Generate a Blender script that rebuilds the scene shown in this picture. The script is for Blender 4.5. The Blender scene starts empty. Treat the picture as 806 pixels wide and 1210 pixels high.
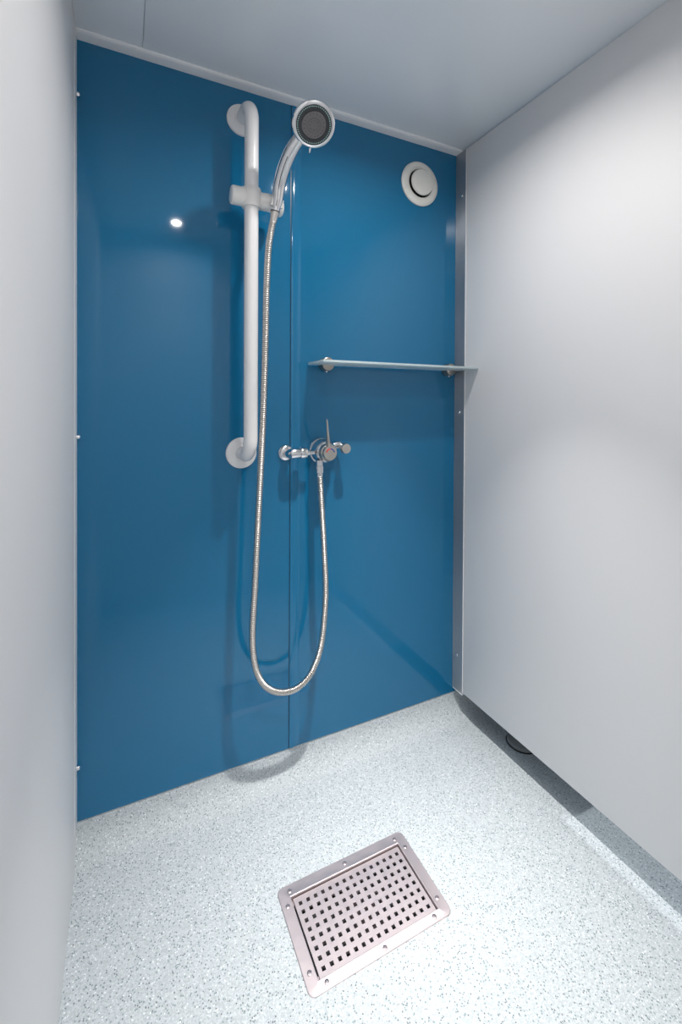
import bpy, bmesh, math, random
from mathutils import Vector, Matrix
PI = math.pi
random.seed(4)
S = bpy.context.scene
C = S.collection

# ---------------------------------------------------------------- materials
def mat(name, col, rough=.5, metal=0., ior=1.5, coat=0., trans=0., spec=None, aniso=0.):
    m = bpy.data.materials.new(name); m.use_nodes = True
    b = m.node_tree.nodes['Principled BSDF']
    b.inputs['Base Color'].default_value = (*col, 1)
    b.inputs['Roughness'].default_value = rough
    b.inputs['Metallic'].default_value = metal
    b.inputs['IOR'].default_value = ior
    b.inputs['Coat Weight'].default_value = coat
    b.inputs['Transmission Weight'].default_value = trans
    b.inputs['Anisotropic'].default_value = aniso
    return m

def nt(m): return m.node_tree.nodes, m.node_tree.links, m.node_tree.nodes['Principled BSDF']

def add_bump(m, scale, strength, dist=.001, stretch=(1, 1, 1), detail=3):
    n, l, b = nt(m)
    tc = n.new('ShaderNodeTexCoord'); mp = n.new('ShaderNodeMapping'); mp.inputs['Scale'].default_value = stretch
    no = n.new('ShaderNodeTexNoise'); no.inputs['Scale'].default_value = scale; no.inputs['Detail'].default_value = detail
    bp = n.new('ShaderNodeBump'); bp.inputs['Strength'].default_value = strength; bp.inputs['Distance'].default_value = dist
    l.new(tc.outputs['Object'], mp.inputs['Vector']); l.new(mp.outputs['Vector'], no.inputs['Vector'])
    l.new(no.outputs['Fac'], bp.inputs['Height']); l.new(bp.outputs['Normal'], b.inputs['Normal'])
    return no, mp

BLUE = mat('blue gloss laminate', (.009, .153, .315), .045, ior=1.5)
add_bump(BLUE, 5, .10, .0015, (1, 1, .7), 2)
BLUE2 = mat('blue joint strip', (.010, .162, .333), .08)
WHITE = mat('white partition laminate', (.77, .765, .77), .55)
add_bump(WHITE, 900, .06, .0004)
CEIL = mat('white ceiling panel', (.86, .88, .90), .28)
TRIM = mat('white plastic trim', (.78, .79, .81), .35)
RAIL = mat('white coated tube', (.80, .795, .80), .25)
PLAST = mat('off white plastic', (.82, .81, .79), .35)
CREAM = mat('warm white plastic', (.78, .77, .72), .4)
CHROME = mat('chrome', (.74, .74, .75), .08, 1.)
NICKEL = mat('satin nickel', (.58, .55, .50), .3, 1.)
DARK = mat('dark grey rubber', (.035, .04, .045), .45)
FACE = mat('grey spray plate', (.16, .15, .155), .4)
NOZ = mat('pale green nozzles', (.40, .62, .60), .4)
JOINT = mat('dark blue joint line', (.006, .05, .10), .3)
BLACK = mat('black gap', (.01, .01, .012), .6)
RED = mat('red mark', (.55, .02, .02), .4)
BLUEM = mat('blue mark', (.02, .04, .30), .4)
STEEL = mat('brushed stainless drain', (.60, .53, .54), .46, .92)
n, l, b = nt(STEEL)
no, mp = add_bump(STEEL, 60, .12, .0005, (1, 14, 1), 4)
no2 = n.new('ShaderNodeTexNoise'); no2.inputs['Scale'].default_value = 16; no2.inputs['Detail'].default_value = 5
rr = n.new('ShaderNodeMapRange'); rr.inputs['To Min'].default_value = .42; rr.inputs['To Max'].default_value = .62
l.new(no2.outputs['Fac'], rr.inputs['Value']); l.new(rr.outputs['Result'], b.inputs['Roughness'])
CHAN = mat('brushed steel channel', (.50, .51, .53), .36, 1., aniso=.97)
n, l, b = nt(CHAN)
tg = n.new('ShaderNodeTangent'); tg.direction_type = 'RADIAL'; tg.axis = 'Z'; l.new(tg.outputs[0], b.inputs['Tangent']); b.inputs['Anisotropic Rotation'].default_value = 0
SCR = mat('dull screw steel', (.5, .44, .45), .4, 1.)
BRK = mat('worn bracket metal', (.42, .38, .34), .35, 1.)
HOSE = mat('spiral steel hose', (.66, .62, .58), .28, 1.)
GLASS = mat('frosted green tinted glass', (.84, .95, .97), .30, trans=.45, ior=1.45)
FOOT = mat('grey foot plastic', (.22, .24, .25), .5)
OUTW = mat('outer room paint', (.62, .64, .66), .6)
SKIRT = mat('grey skirting', (.10, .12, .13), .5)

FLOOR = mat('speckled safety vinyl', (.6, .66, .68), .6); FLOOR.node_tree.nodes['Principled BSDF'].inputs['Specular IOR Level'].default_value = .25
n, l, b = nt(FLOOR)
tc = n.new('ShaderNodeTexCoord')
def vor(scale, rnd=1.):
    v = n.new('ShaderNodeTexVoronoi'); v.inputs['Scale'].default_value = scale; v.inputs['Randomness'].default_value = rnd
    l.new(tc.outputs['Object'], v.inputs['Vector']); return v
def math_(op, a, bb=None):
    q = n.new('ShaderNodeMath'); q.operation = op
    for i, s in enumerate((a, bb)):
        if s is None: continue
        if isinstance(s, (int, float)): q.inputs[i].default_value = s
        else: l.new(s, q.inputs[i])
    return q.outputs[0]
def sep(v):
    s = n.new('ShaderNodeSeparateColor'); l.new(v.outputs['Color'], s.inputs[0]); return s
def mix(f, a, c):
    q = n.new('ShaderNodeMix'); q.data_type = 'RGBA'
    l.new(f, q.inputs['Factor'])
    if isinstance(a, tuple): q.inputs['A'].default_value = (*a, 1)
    else: l.new(a, q.inputs['A'])
    if isinstance(c, tuple): q.inputs['B'].default_value = (*c, 1)
    else: l.new(c, q.inputs['B'])
    return q.outputs['Result']
v0 = vor(430); s0 = sep(v0)
base = mix(s0.outputs[0], (.41, .455, .48), (.60, .645, .67))
v1 = vor(260); s1 = sep(v1)
dk = math_('MULTIPLY', math_('LESS_THAN', s1.outputs[0], .11), math_('LESS_THAN', v1.outputs['Distance'], .40))
c1 = mix(dk, base, (.16, .185, .20))
v2 = vor(230); s2 = sep(v2)
lt = math_('MULTIPLY', math_('LESS_THAN', s2.outputs[1], .12), math_('LESS_THAN', v2.outputs['Distance'], .36))
c2 = mix(lt, c1, (.80, .84, .86))
v3 = vor(200); s3 = sep(v3)
md = math_('MULTIPLY', math_('LESS_THAN', s3.outputs[2], .14), math_('LESS_THAN', v3.outputs['Distance'], .34))
c3 = mix(md, c2, (.25, .32, .34))
l.new(c3, b.inputs['Base Color'])
bp = n.new('ShaderNodeBump'); bp.inputs['Strength'].default_value = .25; bp.inputs['Distance'].default_value = .0006
l.new(v0.outputs['Distance'], bp.inputs['Height']); l.new(bp.outputs['Normal'], b.inputs['Normal'])

def emis(name, col, k):
    m = bpy.data.materials.new(name); m.use_nodes = True
    b = m.node_tree.nodes['Principled BSDF']
    b.inputs['Base Color'].default_value = (.8, .8, .8, 1)
    b.inputs['Emission Color'].default_value = (*col, 1); b.inputs['Emission Strength'].default_value = k
    return m

# ---------------------------------------------------------------- builders
def build(name, bm, m, parent=None, smooth=True, angle=35):
    me = bpy.data.meshes.new(name)
    bmesh.ops.recalc_face_normals(bm, faces=bm.faces[:])
    bm.normal_update()
    org = Vector()
    if parent is not None:
        p = parent
        while p is not None: org += p.location; p = p.parent
    if org.length: bmesh.ops.translate(bm, verts=bm.verts[:], vec=-org)
    if smooth:
        for f in bm.faces: f.smooth = True
        for e in bm.edges:
            if len(e.link_faces) == 2 and e.calc_face_angle(0) > math.radians(angle): e.smooth = False
    bm.to_mesh(me); bm.free()
    o = bpy.data.objects.new(name, me); C.objects.link(o)
    me.materials.append(m)
    if parent is not None: o.parent = parent
    return o

def root(name, loc, label, cat, group=None):
    o = bpy.data.objects.new(name, None); C.objects.link(o); o.location = loc
    o.empty_display_size = .05
    o['label'] = label; o['category'] = cat
    if group: o['group'] = group
    return o

def box(bm, x0, x1, y0, y1, z0, z1, bev=0., seg=2):
    r = bmesh.ops.create_cube(bm, size=1)
    vs = r['verts']
    for v in vs:
        v.co = Vector((x0 if v.co.x < 0 else x1, y0 if v.co.y < 0 else y1, z0 if v.co.z < 0 else z1))
    if bev:
        es = list({e for v in vs for e in v.link_edges})
        bmesh.ops.bevel(bm, geom=es, offset=bev, segments=seg, affect='EDGES', profile=.5)
    return bm

def frame_for(d):
    d = Vector(d).normalized()
    up = Vector((0, 0, 1)) if abs(d.z) < .9 else Vector((1, 0, 0))
    u = d.cross(up).normalized(); w = u.cross(d).normalized()
    return d, u, w

def lathe(bm, prof, origin, axis, seg=48):
    """prof: list of (radius, distance along axis)"""
    d, u, w = frame_for(axis); o = Vector(origin)
    rings = []
    for r, h in prof:
        c = o + d*h
        if r < 1e-6: rings.append([bm.verts.new(c)])
        else: rings.append([bm.verts.new(c + (u*math.cos(2*PI*k/seg) + w*math.sin(2*PI*k/seg))*r) for k in range(seg)])
    for a, c in zip(rings, rings[1:]):
        for k in range(seg):
            k2 = (k+1) % seg
            if len(a) == 1 and len(c) == 1: continue
            if len(a) == 1: bm.faces.new((a[0], c[k], c[k2]))
            elif len(c) == 1: bm.faces.new((a[k], a[k2], c[0]))
            else: bm.faces.new((a[k], a[k2], c[k2], c[k]))
    for ring in (rings[0], rings[-1]):
        if len(ring) > 1 and rings[0] is not rings[-1]: bm.faces.new(ring)
    return bm

def sweep(bm, pts, radii, seg=20, cap=True, flat=None):
    pts = [Vector(p) for p in pts]; N = len(pts)
    if not isinstance(radii, (list, tuple)): radii = [radii]*N
    t0 = (pts[1]-pts[0]).normalized(); _, u, w = frame_for(t0); prev = t0; rings = []
    for i, p in enumerate(pts):
        t = (pts[min(i+1, N-1)] - pts[max(i-1, 0)]).normalized()
        q = prev.rotation_difference(t); u = q @ u; w = q @ w; prev = t
        fw = 1. if flat is None else flat[i]
        rings.append([bm.verts.new(p + (u*math.cos(2*PI*k/seg) + w*math.sin(2*PI*k/seg)*fw)*radii[i]) for k in range(seg)])
    for a, c in zip(rings, rings[1:]):
        for k in range(seg):
            k2 = (k+1) % seg; bm.faces.new((a[k], a[k2], c[k2], c[k]))
    if cap: bm.faces.new(rings[0]); bm.faces.new(rings[-1])
    return bm

def spline(ctrl, n=12):
    P = [Vector(p) for p in ctrl]; P = [P[0]*2-P[1]] + P + [P[-1]*2-P[-2]]; out = []
    for i in range(1, len(P)-2):
        a, b_, c, d = P[i-1:i+3]
        for k in range(n):
            t = k/n
            out.append(.5*((2*b_) + (c-a)*t + (2*a-5*b_+4*c-d)*t*t + (3*b_-a-3*c+d)*t**3))
    out.append(P[-2]); return out

def struct(name, bm, m, label=None, **k):
    o = build(name, bm, m, **k); o['kind'] = 'structure'
    if label: o['label'] = label
    return o

def screw_bm(bm, c, axis, r=.0048, h=.003):
    lathe(bm, [(r, 0), (r, h*.5), (r*.8, h*.9), (r*.45, h), (r*.4, h*.55), (0, h*.5)], c, axis, 20)
    return bm

# ---------------------------------------------------------------- dimensions (metres; back wall y=0, room towards -y)
W = 1.279; ZC = .08; ZT = 2.18; GAP = .108
XR = 2.35; YF = -1.46; ZO = 2.42        # outer room extents, outer ceiling
YCUB = -1.46                             # front edge of the low shower ceiling

# floor with cove up the back wall and an opening for the drain
DX0, DX1, DY0, DY1 = .455, .822, -.556, -.328
bm = bmesh.new()
prof = [(0.004, ZC)]
R_ = .079
for k in range(0, 11):
    a = PI/2*k/10
    prof.append((.002-R_+R_*math.cos(a), R_-R_*math.sin(a)))
ys = [(-y if False else y, z) for y, z in prof]
ys += [(-.2, 0), (DY1-.012, 0), (DY0+.012, 0), (YF, 0)]
xs = [-.06, DX0+.012, DX1-.012, 1.0, 1.2, XR]
grid = [[bm.verts.new((x, y, z)) for x in xs] for y, z in ys]
for j in range(len(ys)-1):
    for i in range(len(xs)-1):
        if i == 1 and abs(ys[j][0]-(DY1-.012)) < 1e-6: continue
        bm.faces.new((grid[j][i], grid[j][i+1], grid[j+1][i+1], grid[j+1][i]))
struct('floor', bm, FLOOR, 'pale blue-grey speckled vinyl floor coved up the back wall', angle=60)

# walls
bm = bmesh.new(); box(bm, -.06, XR, .0, .05, ZC, ZO+.02)
struct('wall_back', bm, BLUE, 'glossy blue back wall of the shower')
bm = bmesh.new(); box(bm, -.04, -.001, YF, -.0005, 0.0005, ZO)
struct('wall_left', bm, WHITE, 'pale grey left wall of the shower')
bm = bmesh.new(); box(bm, W+.0015, W+.0145, YF+.001, -.03, GAP, ZT, .001)
struct('wall_right', bm, WHITE, 'pale grey partition on the right, raised clear of the floor')
bm = bmesh.new(); box(bm, XR, XR+.04, YF, 0, 0, ZO)
struct('wall_far', bm, OUTW)
bm = bmesh.new(); box(bm, -.04, XR+.04, YF-.04, YF, 0, ZO)
struct('wall_front', bm, WHITE)

# ceiling: shower ceiling in boards with fine joints + outer ceiling
CZ = ZT+.005
bm = bmesh.new()
edges = [-.001, .1588, W+.02]
for a, c in zip(edges, edges[1:]): box(bm, a+.0004, c-.0004, YCUB, -.0005, CZ, CZ+.012, .0012)
box(bm, -.001, W+.02, YCUB, -.001, CZ+.012, CZ+.03)
struct('ceiling', bm, CEIL, 'low white ceiling over the shower in smooth boards')
bm = bmesh.new(); box(bm, W+.02, XR+.04, YF-.04, 0, ZO, ZO+.03)
box(bm, W+.015, W+.03, YF, 0, CZ+.03, ZO)
struct('ceiling_outer', bm, OUTW)
# trim between ceiling and back wall (two lengths meeting at a joint)
bm = bmesh.new()
for a, c in ((.0005, .7395), (.7405, W+.0005)):
    # rounded edge profile
    P = [(-.0005, CZ), (-.0005, ZT-.001), (-.026, ZT-.001), (-.032, ZT), (-.036, ZT+.0025), (-.037, CZ)]
    r1 = [bm.verts.new((a, y, z)) for y, z in P]; r2 = [bm.verts.new((c, y, z)) for y, z in P]
    for k in range(len(P)):
        k2 = (k+1) % len(P); bm.faces.new((r1[k], r1[k2], r2[k2], r2[k]))
    bm.faces.new(r1); bm.faces.new(r2)
struct('trim_1', bm, TRIM, 'white plastic trim where ceiling meets blue wall')
# jointing strip between the two blue boards
bm = bmesh.new()
P = [(.603, 0), (.6032, -.0022), (.6055, -.0034), (.612, -.0038), (.624, -.0034), (.634, -.0018), (.637, 0)]
r1 = [bm.verts.new((x, y+.0, ZC+.002)) for x, y in P]; r2 = [bm.verts.new((x, y, ZT-.002)) for x, y in P]
for k in range(len(P)-1): bm.faces.new((r1[k], r1[k+1], r2[k+1], r2[k]))
bm.faces.new(r1); bm.faces.new(r2)
struct('trim_2', bm, BLUE2, 'upright blue joint strip on the back wall', angle=50)
bm = bmesh.new(); box(bm, .6005, .6029, -.0006, 0, ZC+.002, ZT-.002)
struct('trim_3', bm, JOINT, 'thin dark joint line beside the blue joint strip')

# steel channels with screws
def channel(name, xin, sgn, zs, ys_, zb, label, cm=None, sh=.0042):
    bm = bmesh.new()
    xa, xb = sorted((xin, xin + sgn*.0015))
    box(bm, xa, xb, -.058, -.0006, zb, ZT-.0015, .0003, 1)
    o = struct(name, bm, cm or CHAN, label)
    for z, y in zip(zs, ys_):
        bm = bmesh.new(); screw_bm(bm, (xin, y, z), (-sgn, 0, 0), .0062, sh)
        build('screw', bm, CHROME, o)
    return o
ch = channel('trim_4', W, 1, (2.009, 1.182, .24), (-.036, -.03, -.027), GAP-.006, 'brushed steel channel holding the right partition')
bm = bmesh.new(); sweep(bm, [(W-.0003, -.0595, GAP), (W-.0003, -.0595, ZT-.003)], .0016, 8)
build('sealant_bead', bm, TRIM, ch)
bm = bmesh.new(); box(bm, W-.001, W+.0145, -.058, -.004, GAP-.0095, GAP-.0062, .0008)
build('end_cap', bm, TRIM, ch)
channel('trim_5', .0005, -1, (2.028, 1.122, .235), (-.012, -.012, -.012), .083, 'narrow pale edge strip at the left edge of the blue wall', TRIM, .008)

# ---------------------------------------------------------------- grab rail
RX, RY = .4465, -.098
g = root('grab_rail', (.442, 0, 1.59), 'long white upright grab rail with round flanges on the blue wall', 'grab rail')
def bend(z, sz, n=12, R=.046):
    pts = [(.442, -.004, z), (.442, -.03, z)]
    cy = RY+R; cz = z + sz*R
    for k in range(n+1):
        a = PI/2*k/n
        pts.append((.442+(RX-.442)*k/n, cy - R*math.sin(a), cz - sz*R*math.cos(a)))
    return pts
top = bend(2.085, -1); bot = bend(1.059, 1)
path = top + [(RX, RY, 1.9), (RX, RY, 1.57), (RX, RY, 1.25)] + bot[::-1]
bm = bmesh.new(); sweep(bm, path, .0203, 32); build('rail_tube', bm, RAIL, g)
for z in (2.085, 1.059):
    bm = bmesh.new()
    lathe(bm, [(.048, 0), (.048, .004), (.0465, .0062), (.044, .007), (.026, .0085), (.024, .011), (.0205, .0125)], (.442, -.0002, z), (0, -1, 0), 56)
    build('flange', bm, RAIL, g)

# ---------------------------------------------------------------- handset holder on the rail
h = root('handset_holder', (RX, RY, 1.808), 'white clamp-on shower handset holder with two knobs on the grab rail', 'shower holder')
bm = bmesh.new()
lathe(bm, [(.0207, -.028), (.026, -.0275), (.0285, -.024), (.0295, 0), (.0285, .024), (.026, .0275), (.0207, .028)], (RX, RY, 1.808), (0, 0, 1), 40)
build('clamp_ring', bm, PLAST, h)
bm = bmesh.new()
lathe(bm, [(.0225, .018), (.026, .022), (.0265, .026), (.0262, .033), (.0262, .054), (.025, .058), (.022, .060), (0, .0605)], (RX, RY, 1.808), (-1, 0, 0), 36)
build('clamp_knob', bm, PLAST, h)
bm = bmesh.new()
lathe(bm, [(.021, .022), (.0245, .027), (.0245, .034), (.0252, .036), (.0252, .062), (.0235, .064)], (RX, RY+.002, 1.806), (1, 0, 0), 36)
build('holder_block', bm, PLAST, h)
bm = bmesh.new()
lathe(bm, [(.018, .0645), (.0235, .067), (.0250, .072), (.0250, .088), (.0235, .094), (.019, .0975), (0, .099)], (RX, RY+.012, 1.800), (1, 0, 0), 36)
build('tilt_knob', bm, PLAST, h)
# cradle: open-fronted sleeve behind the handset
hd0 = Vector((.5075, -.1330, 1.770)); hdir = Vector((.008, -.012, .052)).normalized()
d, u, w = frame_for(hdir)
bm = bmesh.new(); SEG = 18
a0 = None
outer = []; inner = []
for lvl in (.012, .034):
    c = hd0 + d*lvl; ro = []; ri = []
    for k in range(SEG+1):
        a = PI*(-.12) + PI*1.24*k/SEG
        dirv = Vector((math.cos(a), math.sin(a), 0))
        dirv = (dirv - d*dirv.dot(d)).normalized()
        ro.append(bm.verts.new(c + dirv*.0185)); ri.append(bm.verts.new(c + dirv*.0134))
    outer.append(ro); inner.append(ri)
for k in range(SEG):
    bm.faces.new((outer[0][k], outer[0][k+1], outer[1][k+1], outer[1][k]))
    bm.faces.new((inner[0][k+1], inner[0][k], inner[1][k], inner[1][k+1]))
    for q in (0, 1): bm.faces.new((outer[q][k], outer[q][k+1], inner[q][k+1], inner[q][k]))
for k in (0, SEG): bm.faces.new((outer[0][k], outer[1][k], inner[1][k], inner[0][k]))
build('cradle', bm, PLAST, h)

# ---------------------------------------------------------------- hand shower
hs = root('hand_shower', hd0, 'chrome hand shower with a round dark grey spray face near the ceiling', 'shower head')
HC = Vector((.5640, -.281, 1.957)); HN = Vector((-.16, -.68, -.72)).normalized()
back = HC - HN*.018
ctrl = [hd0, hd0 + hdir*.03, (.5140, -.150, 1.838), (.5180, -.184, 1.876), (.5290, -.222, 1.911), (.5450, -.254, 1.936)]
cp = spline([tuple(Vector(p)) for p in ctrl], 10); N = len(cp)
rad = []
for i in range(N):
    t = i/(N-1); rad.append(.0125 + .0066*math.sin(PI*min(max(t-.06, 0)/.98, 1))**.8 + .0030*max(0, t-.6)/.4)
bm = bmesh.new(); sweep(bm, cp, rad, 32); build('handle', bm, CHROME, hs)
# grip line along the handle
bm = bmesh.new(); gp = []
for i in range(4, N-14):
    t = (cp[min(i+1, N-1)] - cp[i-1]).normalized(); f = Vector((-.30, -.92, -.2)); f = (f - t*f.dot(t)).normalized()
    gp.append(cp[i] + f*(rad[i]-.0002))
sweep(bm, gp, .0011, 8); build('grip_line', bm, DARK, hs)
bm = bmesh.new(); lathe(bm, [(.0124, -.0), (.0126, .0015), (.0126, .014), (.012, .0155)], hd0 - hdir*.0005, hdir, 32)
build('collar', bm, CHROME, hs)
bm = bmesh.new()
lathe(bm, [(0, -.034), (.015, -.0325), (.030, -.027), (.042, -.018), (.0505, -.006), (.0560, .006), (.0570, .013), (.0555, .018), (.0515, .0205), (.047, .0205), (.0465, .0175)], HC, HN, 64)
build('head_shell', bm, CHROME, hs)
bm = bmesh.new(); lathe(bm, [(.0466, .012), (.0466, .0185), (.045, .0200), (.0335, .0200), (.0325, .0185), (.0325, .012)], HC, HN, 64)
build('outer_ring', bm, DARK, hs)
bm = bmesh.new(); lathe(bm, [(.0323, .012), (.0323, .0205), (.031, .0222), (.019, .0222), (.018, .0212), (.0165, .0212), (.0155, .0222), (.006, .0226), (0, .0226)], HC, HN, 64)
sp = build('spray_plate', bm, FACE, hs)
d, u, w = frame_for(HN)
bm = bmesh.new()
for k in range(54):
    a = 2*PI*k/54
    lathe(bm, [(.0015, .0), (.0013, .0018), (0, .0019)], HC + HN*.0198 + (u*math.cos(a)+w*math.sin(a))*.0430, HN, 8)
build('nozzle_ring', bm, NOZ, hs)
bm = bmesh.new()
for rr_, nn in ((.026, 18), (.011, 8)):
    for k in range(nn):
        a = 2*PI*k/nn
        lathe(bm, [(.0012, .0), (.0010, .0012), (0, .0013)], HC + HN*.0222 + (u*math.cos(a)+w*math.sin(a))*rr_, HN, 8)
build('inner_nozzles', bm, DARK, hs)
# selector tab at the lower rim and a nub on the left rim
down = Vector((-.0, .25, -1)); down = (down - HN*down.dot(HN)).normalized()
side = HN.cross(down).normalized()
bm = bmesh.new(); sweep(bm, [HC+HN*.014+down*.050, HC+HN*.017+down*.060, HC+HN*.021+down*.067], [.0032, .0028, .0016], 10)
build('selector_tab', bm, CHROME, hs)
lf = side if side.x < 0 else -side
bm = bmesh.new(); q = (lf*.85+down*.5).normalized()
sweep(bm, [HC+HN*.002+q*.048, HC+HN*.002+q*.057], [.004, .0025], 10)
build('rim_nub', bm, CHROME, hs)

# ---------------------------------------------------------------- hose
ho = root('shower_hose', (.557, -.07, .31), 'long ribbed steel shower hose hanging in a loop against the blue wall', 'hose')
e0 = hd0 - hdir*.001
hpts = [e0 - hdir*.028, e0 - hdir*.045, (.4905, -.124, 1.66), (.4865, -.118, 1.53), (.4855, -.114, 1.40), (.4805, -.107, 1.155), (.4710, -.099, .906), (.4625, -.093, .68),
        (.4560, -.090, .52), (.4685, -.088, .420), (.5030, -.087, .358), (.5560, -.086, .329), (.6100, -.085, .334), (.6530, -.084, .375), (.6820, -.083, .455), (.6960, -.080, .600), (.6915, -.077, .744), (.6860, -.069, .879), (.6840, -.0600, .965), (.6835, -.0565, .99)]
sp_ = spline([tuple(Vector(p)) for p in hpts], 40)
L = [0]
for a, c in zip(sp_, sp_[1:]): L.append(L[-1] + (c-a).length)
tot = L[-1]; PITCH = .0060; nr = int(tot/PITCH); prf = [(0, .0073), (.25, .0099), (.5, .0104), (.75, .0099)]
hp = []; hr = []; j = 0
for i in range(nr):
    for f, r in prf:
        s = (i+f)/nr*tot
        while j < len(L)-2 and L[j+1] < s: j += 1
        t = (s-L[j])/max(1e-9, L[j+1]-L[j]); hp.append(sp_[j].lerp(sp_[j+1], t)); hr.append(r)
bm = bmesh.new(); sweep(bm, hp, hr, 14); build('ribbed_tube', bm, HOSE, ho, angle=60)
bm = bmesh.new(); lathe(bm, [(.0122, 0), (.0124, .002), (.0124, .008), (.0108, .020), (.0100, .028), (.0098, .030)], e0, -hdir, 28)
build('end_nut', bm, HOSE, ho)
bm = bmesh.new(); lathe(bm, [(.0135, -.004), (.0135, .010), (.0118, .012), (.0112, .020), (.0105, .026)], (.6835, -.0565, 1.0), (0, 0, -1), 6*5)
build('end_nut', bm, CHROME, ho)
bm = bmesh.new(); lathe(bm, [(.0131, -.0016), (.0131, .0012)], e0, hdir, 28); build('washer', bm, BLACK, ho)

# ---------------------------------------------------------------- mixer valve
v = root('shower_valve', (.70, 0, 1.055), 'chrome lever shower valve with red and blue mark on the blue wall', 'shower valve')
ZV = 1.056
bm = bmesh.new(); lathe(bm, [(.0275, 0), (.0275, .002), (.024, .008), (.018, .012), (.0135, .013)], (.587, -.0002, 1.053), (0, -1, 0), 40); build('wall_cover', bm, CHROME, v)
bm = bmesh.new()
sweep(bm, [(.587, -.012, 1.053), (.587, -.03, 1.053), (.588, -.042, 1.0535), (.594, -.050, 1.055), (.606, -.053, ZV), (.622, -.053, ZV)], [.0125, .0125, .0150, .0175, .0165, .0140], 28)
build('inlet_elbow', bm, CHROME, v)
bm = bmesh.new(); lathe(bm, [(.012, 0), (.0182, .001), (.0188, .003), (.0188, .019), (.0182, .021), (.012, .022)], (.6165, -.053, ZV), (1, 0, 0), 32); build('union_nut', bm, CHROME, v)
bm = bmesh.new(); lathe(bm, [(.0095, 0), (.0095, .012), (.007, .014), (.007, .03)], (.636, -.053, ZV), (1, 0, 0), 28); build('inlet_pipe', bm, CHROME, v)
bm = bmesh.new(); lathe(bm, [(.044, .004), (.0455, .007), (.0455, .014), (.043, .019), (.040, .022), (.039, .030), (.0385, .046), (.036, .054), (.030, .060), (.0275, .062), (.026, .064)], (.708, -.0002, ZV), (0, -1, 0), 56)
build('valve_body', bm, CHROME, v)
bm = bmesh.new(); lathe(bm, [(.026, 0), (.0285, .002), (.0285, .018), (.0265, .021), (.0245, .0215), (.0235, .030), (.0225, .032), (0, .0325)], (.7045, -.062, ZV), (0, -1, 0), 48)
dial = build('dial', bm, NICKEL, v)
def arc(mm, a0_, a1_):
    bm = bmesh.new(); pts = [(.7045 + .0135*math.cos(a0_+(a1_-a0_)*k/10), -.0945, ZV+.0135*math.sin(a0_+(a1_-a0_)*k/10)) for k in range(11)]
    sweep(bm, pts, .0018, 8); return mm, bm
for nm, (mm, bm) in (('hot_mark', arc(RED, PI*.92, PI*.52)), ('cold_mark', arc(BLUEM, PI*.48, PI*.05))): build(nm, bm, mm, dial)
bm = bmesh.new()
sweep(bm, [(.7035, -.078, ZV+.012), (.7015, -.082, ZV+.028), (.6985, -.087, ZV+.045), (.694, -.093, ZV+.075), (.690, -.097, ZV+.102), (.6885, -.0985, ZV+.108)],
      [.0135, .0120, .0092, .0062, .0048, .0030], 20, flat=[.55, .55, .6, .65, .7, .7])
build('lever', bm, NICKEL, v)
bm = bmesh.new()
sweep(bm, [(.738, -.028, ZV+.012), (.755, -.028, ZV+.018), (.768, -.031, ZV+.018), (.7735, -.04, ZV+.012), (.7735, -.052, ZV+.010)], [.013, .014, .0135, .011, .008], 24)
build('outlet_elbow', bm, CHROME, v)
bm = bmesh.new(); lathe(bm, [(.008, 0), (.0135, .001), (.0165, .003), (.0165, .016), (.0158, .0185), (.013, .0195), (0, .02)], (.7735, -.052, ZV+.009), (0, -1, 0), 36); build('flow_knob', bm, NICKEL, v)
bm = bmesh.new(); lathe(bm, [(.0125, 0), (.0125, .018), (.0145, .019), (.0145, .026), (.0125, .027)], (.6835, -.0545, 1.03), (0, 0, -1), 30); build('hose_outlet', bm, CHROME, v)

# ---------------------------------------------------------------- glass shelf
gs = root('glass_shelf', (.97, 0, 1.342), 'frosted glass shelf on two round metal brackets above the shower valve', 'shelf')
bm = bmesh.new(); box(bm, .661, W-.0012, -.132, -.006, 1.341, 1.3485, .0012); build('glass_plate', bm, GLASS, gs)
for x in (.7235, 1.2375):
    bm = bmesh.new()
    lathe(bm, [(.0225, .0), (.0225, .030), (.0215, .0325), (.019, .034), (0, .0345)], (x, -.0002, 1.3445), (0, -1, 0), 40)
    bmesh.ops.delete(bm, geom=[f for f in bm.faces if False], context='FACES')
    bk = build('bracket', bm, BRK, gs)
    bm = bmesh.new(); lathe(bm, [(.004, 0), (.004, .003), (.0035, .004), (0, .004)], (x, -.018, 1.3215), (0, 0, -1), 16); build('grub_screw', bm, CHROME, bk)

# ---------------------------------------------------------------- air vent
av = root('air_vent', (1.106, 0, 2.032), 'round cream air vent high on the right of the blue wall', 'vent')
vc = (1.106, -.0002, 2.032)
bm = bmesh.new(); lathe(bm, [(.080, 0), (.0812, .002), (.0805, .006), (.076, .0095), (.066, .0115), (.054, .0105), (.0515, .009), (.0505, .0005), (.0505, -.0001)], vc, (0, -1, 0), 72)
bmesh.ops.delete(bm, geom=[f for f in bm.faces if len(f.verts) > 4], context='FACES_ONLY')
build('vent_ring', bm, CREAM, av)
bm = bmesh.new(); lathe(bm, [(.0504, .0006), (0, .0006)], vc, (0, -1, 0), 48)
bmesh.ops.delete(bm, geom=[f for f in bm.faces if len(f.verts) > 4], context='FACES_ONLY'); build('vent_throat', bm, BLACK, av)
bm = bmesh.new(); lathe(bm, [(.010, .001), (.010, .012), (.0445, .013), (.0468, .016), (.0468, .020), (.0445, .0232), (.036, .0245), (0, .0245)], vc, (0, -1, 0), 64); build('vent_disc', bm, CREAM, av)

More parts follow.
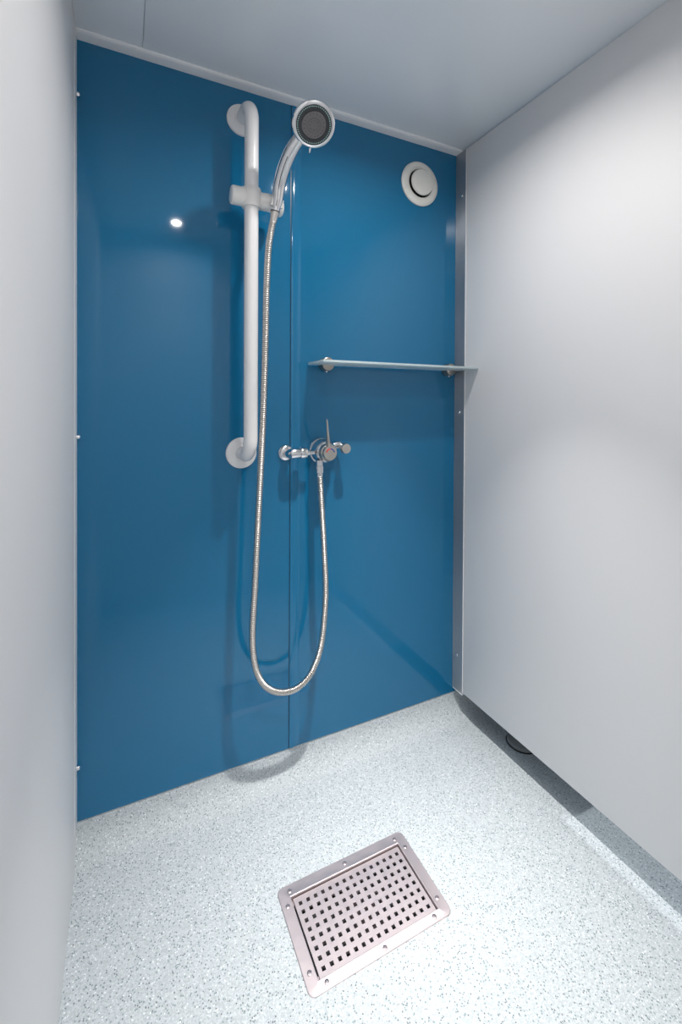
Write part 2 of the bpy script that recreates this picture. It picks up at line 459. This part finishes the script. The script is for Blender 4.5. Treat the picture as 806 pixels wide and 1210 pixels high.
# ---------------------------------------------------------------- floor drain
fd = root('floor_drain', ((DX0+DX1)/2, (DY0+DY1)/2, 0), 'rectangular stainless steel floor drain with a square-hole grate', 'drain')
GX0, GX1, GY0, GY1 = .4845, .7915, -.533, -.3605
def rrect(x0, x1, y0, y1, r, n=6):
    out = []
    for cx, cy, a in ((x1-r, y1-r, 0), (x0+r, y1-r, PI/2), (x0+r, y0+r, PI), (x1-r, y0+r, 1.5*PI)):
        for k in range(n+1): out.append((cx+r*math.cos(a+PI/2*k/n), cy+r*math.sin(a+PI/2*k/n)))
    return out
bm = bmesh.new()
loops = []
for (x0, x1, y0, y1, r, z) in ((DX0, DX1, DY0, DY1, .016, .0002), (DX0, DX1, DY0, DY1, .016, .0014), (DX0+.0012, DX1-.0012, DY0+.0012, DY1-.0012, .015, .0022),
                               (GX0-.010, GX1+.010, GY0-.010, GY1+.010, .003, .0030), (GX0-.0035, GX1+.0035, GY0-.0035, GY1+.0035, .002, .0042), (GX0-.0022, GX1+.0022, GY0-.0022, GY1+.0022, .0012, .0036),
                               (GX0-.0018, GX1+.0018, GY0-.0018, GY1+.0018, .0010, -.014)):
    loops.append([bm.verts.new((x, y, z)) for x, y in rrect(x0, x1, y0, y1, r)])
for a, c in zip(loops, loops[1:]):
    for k in range(len(a)):
        k2 = (k+1) % len(a); bm.faces.new((a[k], a[k2], c[k2], c[k]))
fr = build('frame', bm, STEEL, fd, angle=9)
# grate: 15 x 8 square holes
NX, NY = 15, 8
px = .01975; py = .0200; hw = .0043
cx0 = (GX0+GX1)/2 + .002 - px*(NX-1)/2; cy0 = (GY0+GY1)/2 - py*(NY-1)/2
xs = [GX0+.0035] + [q for i in range(NX) for q in (cx0+px*i-hw, cx0+px*i+hw)] + [GX1]
ys = [GY0] + [q for i in range(NY) for q in (cy0+py*i-hw, cy0+py*i+hw)] + [GY1]
ZG = -.0025; TH = .0050
bm = bmesh.new()
vt = [[bm.verts.new((x, y, ZG)) for x in xs] for y in ys]
for j in range(len(ys)-1):
    for i in range(len(xs)-1):
        if i % 2 == 1 and j % 2 == 1: continue
        bm.faces.new((vt[j][i], vt[j][i+1], vt[j+1][i+1], vt[j+1][i]))
ret = bmesh.ops.extrude_face_region(bm, geom=bm.faces[:])
for e in ret['geom']:
    if isinstance(e, bmesh.types.BMVert): e.co.z -= TH
build('grate', bm, STEEL, fd, smooth=False)
# well
bm = bmesh.new()
x0, x1, y0, y1 = GX0-.0018, GX1+.0018, GY0-.0018, GY1+.0018
tv = [bm.verts.new((x, y, -.014)) for x, y in ((x0, y0), (x1, y0), (x1, y1), (x0, y1))]
mv = [bm.verts.new((x, y, -.055)) for x, y in ((x0+.01, y0+.01), (x1-.01, y0+.01), (x1-.01, y1-.01), (x0+.01, y1-.01))]
for k in range(4): bm.faces.new((tv[k], tv[(k+1) % 4], mv[(k+1) % 4], mv[k]))
bm.faces.new(mv); build('well', bm, DARK, fd, smooth=False)
bm = bmesh.new()
for y in (GY0+.006, GY1-.006): box(bm, GX0, GX1, y-.006, y+.006, -.016, ZG-TH-.0002)
lathe(bm, [(.045, 0), (.045, .022), (.04, .024), (0, .024)], (.64, -.447, -.05), (0, 0, 1), 32)
build('bearer', bm, STEEL, fd)
for x, y in ((.485, -.3445), (.638, -.3425), (.792, -.3445), (.4695, -.375), (.8065, -.375), (.4695, -.515), (.8065, -.515), (.497, -.5445), (.638, -.5465), (.775, -.5445)):
    if (x, y) in ((.792, -.3445), (.8065, -.515), (.638, -.3425)): pass
    bm = bmesh.new(); lathe(bm, [(.0052, 0), (.0052, .0008), (.0045, .0013), (.0022, .0014), (.0018, .0006), (0, .0006)], (x, y, .0027 if .46 < x < .81 else .0024), (0, 0, 1), 24)
    build('screw', bm, SCR, fr)

# ---------------------------------------------------------------- foot seen under the right partition
ft = root('support_foot', (1.402, -.236, 0), 'round dark grey support foot on the shaded floor beyond the right partition', 'support foot')
bm = bmesh.new(); lathe(bm, [(.052, .0003), (.052, .009), (.049, .013), (.035, .016), (.018, .020), (.017, .03)], (1.402, -.236, 0), (0, 0, 1), 48); build('base_disc', bm, FOOT, ft)
bm = bmesh.new(); lathe(bm, [(.0555, .0002), (.0555, .002), (.052, .003)], (1.402, -.236, 0), (0, 0, 1), 48); build('gasket', bm, BLACK, ft)
bm = bmesh.new(); lathe(bm, [(.016, .02), (.016, .1295)], (1.402, -.236, 0), (0, 0, 1), 32); build('post', bm, FOOT, ft)
bm = bmesh.new(); box(bm, 1.345, 1.72, -.52, -.001, .13, .46, .003)  # unseen box, added to shade the floor strip under the partition
struct('shade_box', bm, OUTW, 'unseen box added beyond the right partition to shade the floor')

# ---------------------------------------------------------------- lamps
def downlight(name, x, y, z, r, label, col, watts, k, spread=180, spill=0., rim=TRIM):
    t = root(name, (x, y, z), label, 'ceiling light')
    bm = bmesh.new(); lathe(bm, [(r+.014, .0002), (r+.013, .004), (r+.002, .006), (r, .004), (r, .001)], (x, y, z), (0, 0, -1), 40); build('rim', bm, rim, t)
    bm = bmesh.new(); lathe(bm, [(r-.0005, .001), (r-.002, .003), (0, .004)], (x, y, z), (0, 0, -1), 40); build('lens', bm, emis(name+' lens', col, k), t)
    ld = bpy.data.lights.new(name+'_light', 'AREA'); ld.shape = 'DISK'; ld.size = 2*r*.95; ld.energy = watts; ld.color = col; ld.spread = math.radians(spread)
    lo = bpy.data.objects.new(name+'_light', ld); C.objects.link(lo); lo.location = (0, 0, -.007); lo.parent = t
    if spill:
        l2 = ld.copy(); l2.energy = spill; l2.spread = math.radians(160)
        o2 = bpy.data.objects.new(name+'_spill', l2); C.objects.link(o2); o2.location = (0, 0, -.0075); o2.parent = t
    return t
downlight('shower_downlight', .742, -.550, CZ, .028, 'small round downlight in the shower ceiling nearest the blue wall', (1., .965, .93), 4.6, 3, 56, 4.7)
downlight('shower_downlight', .367, -1.18, CZ, .020, 'second small round downlight further from the blue wall', (1., .965, .93), 1.0, .6, 80, 2.8)
downlight('corridor_downlight', 1.75, -.62, ZO, .10, 'round ceiling light beyond the right partition', (.95, .98, 1.), 8.5, 3, 130)

w_ = bpy.data.worlds.new('World'); S.world = w_; w_.use_nodes = True
w_.node_tree.nodes['Background'].inputs[0].default_value = (.8, .9, 1, 1); w_.node_tree.nodes['Background'].inputs[1].default_value = .05

# ---------------------------------------------------------------- camera
cam = bpy.data.cameras.new('Camera'); co = bpy.data.objects.new('Camera', cam); C.objects.link(co)
co.location = (.112417, -1.39298, 1.21841)
Rx = Matrix.Rotation(1.56158852, 3, 'X'); Ry = Matrix.Rotation(-.00520312, 3, 'Y'); Rz = Matrix.Rotation(-.450549986, 3, 'Z')
co.rotation_euler = (Rz @ Ry @ Rx).to_euler()
cam.sensor_fit = 'AUTO'; cam.sensor_width = 36; cam.lens = 531.436*36/1210
cam.shift_y = (479.97-605)/1210; cam.clip_start = .01
S.camera = co
vs = S.view_settings
vs.view_transform = 'Standard'; vs.look = 'None'; vs.gamma = 1; vs.use_curve_mapping = False; vs.exposure = .29
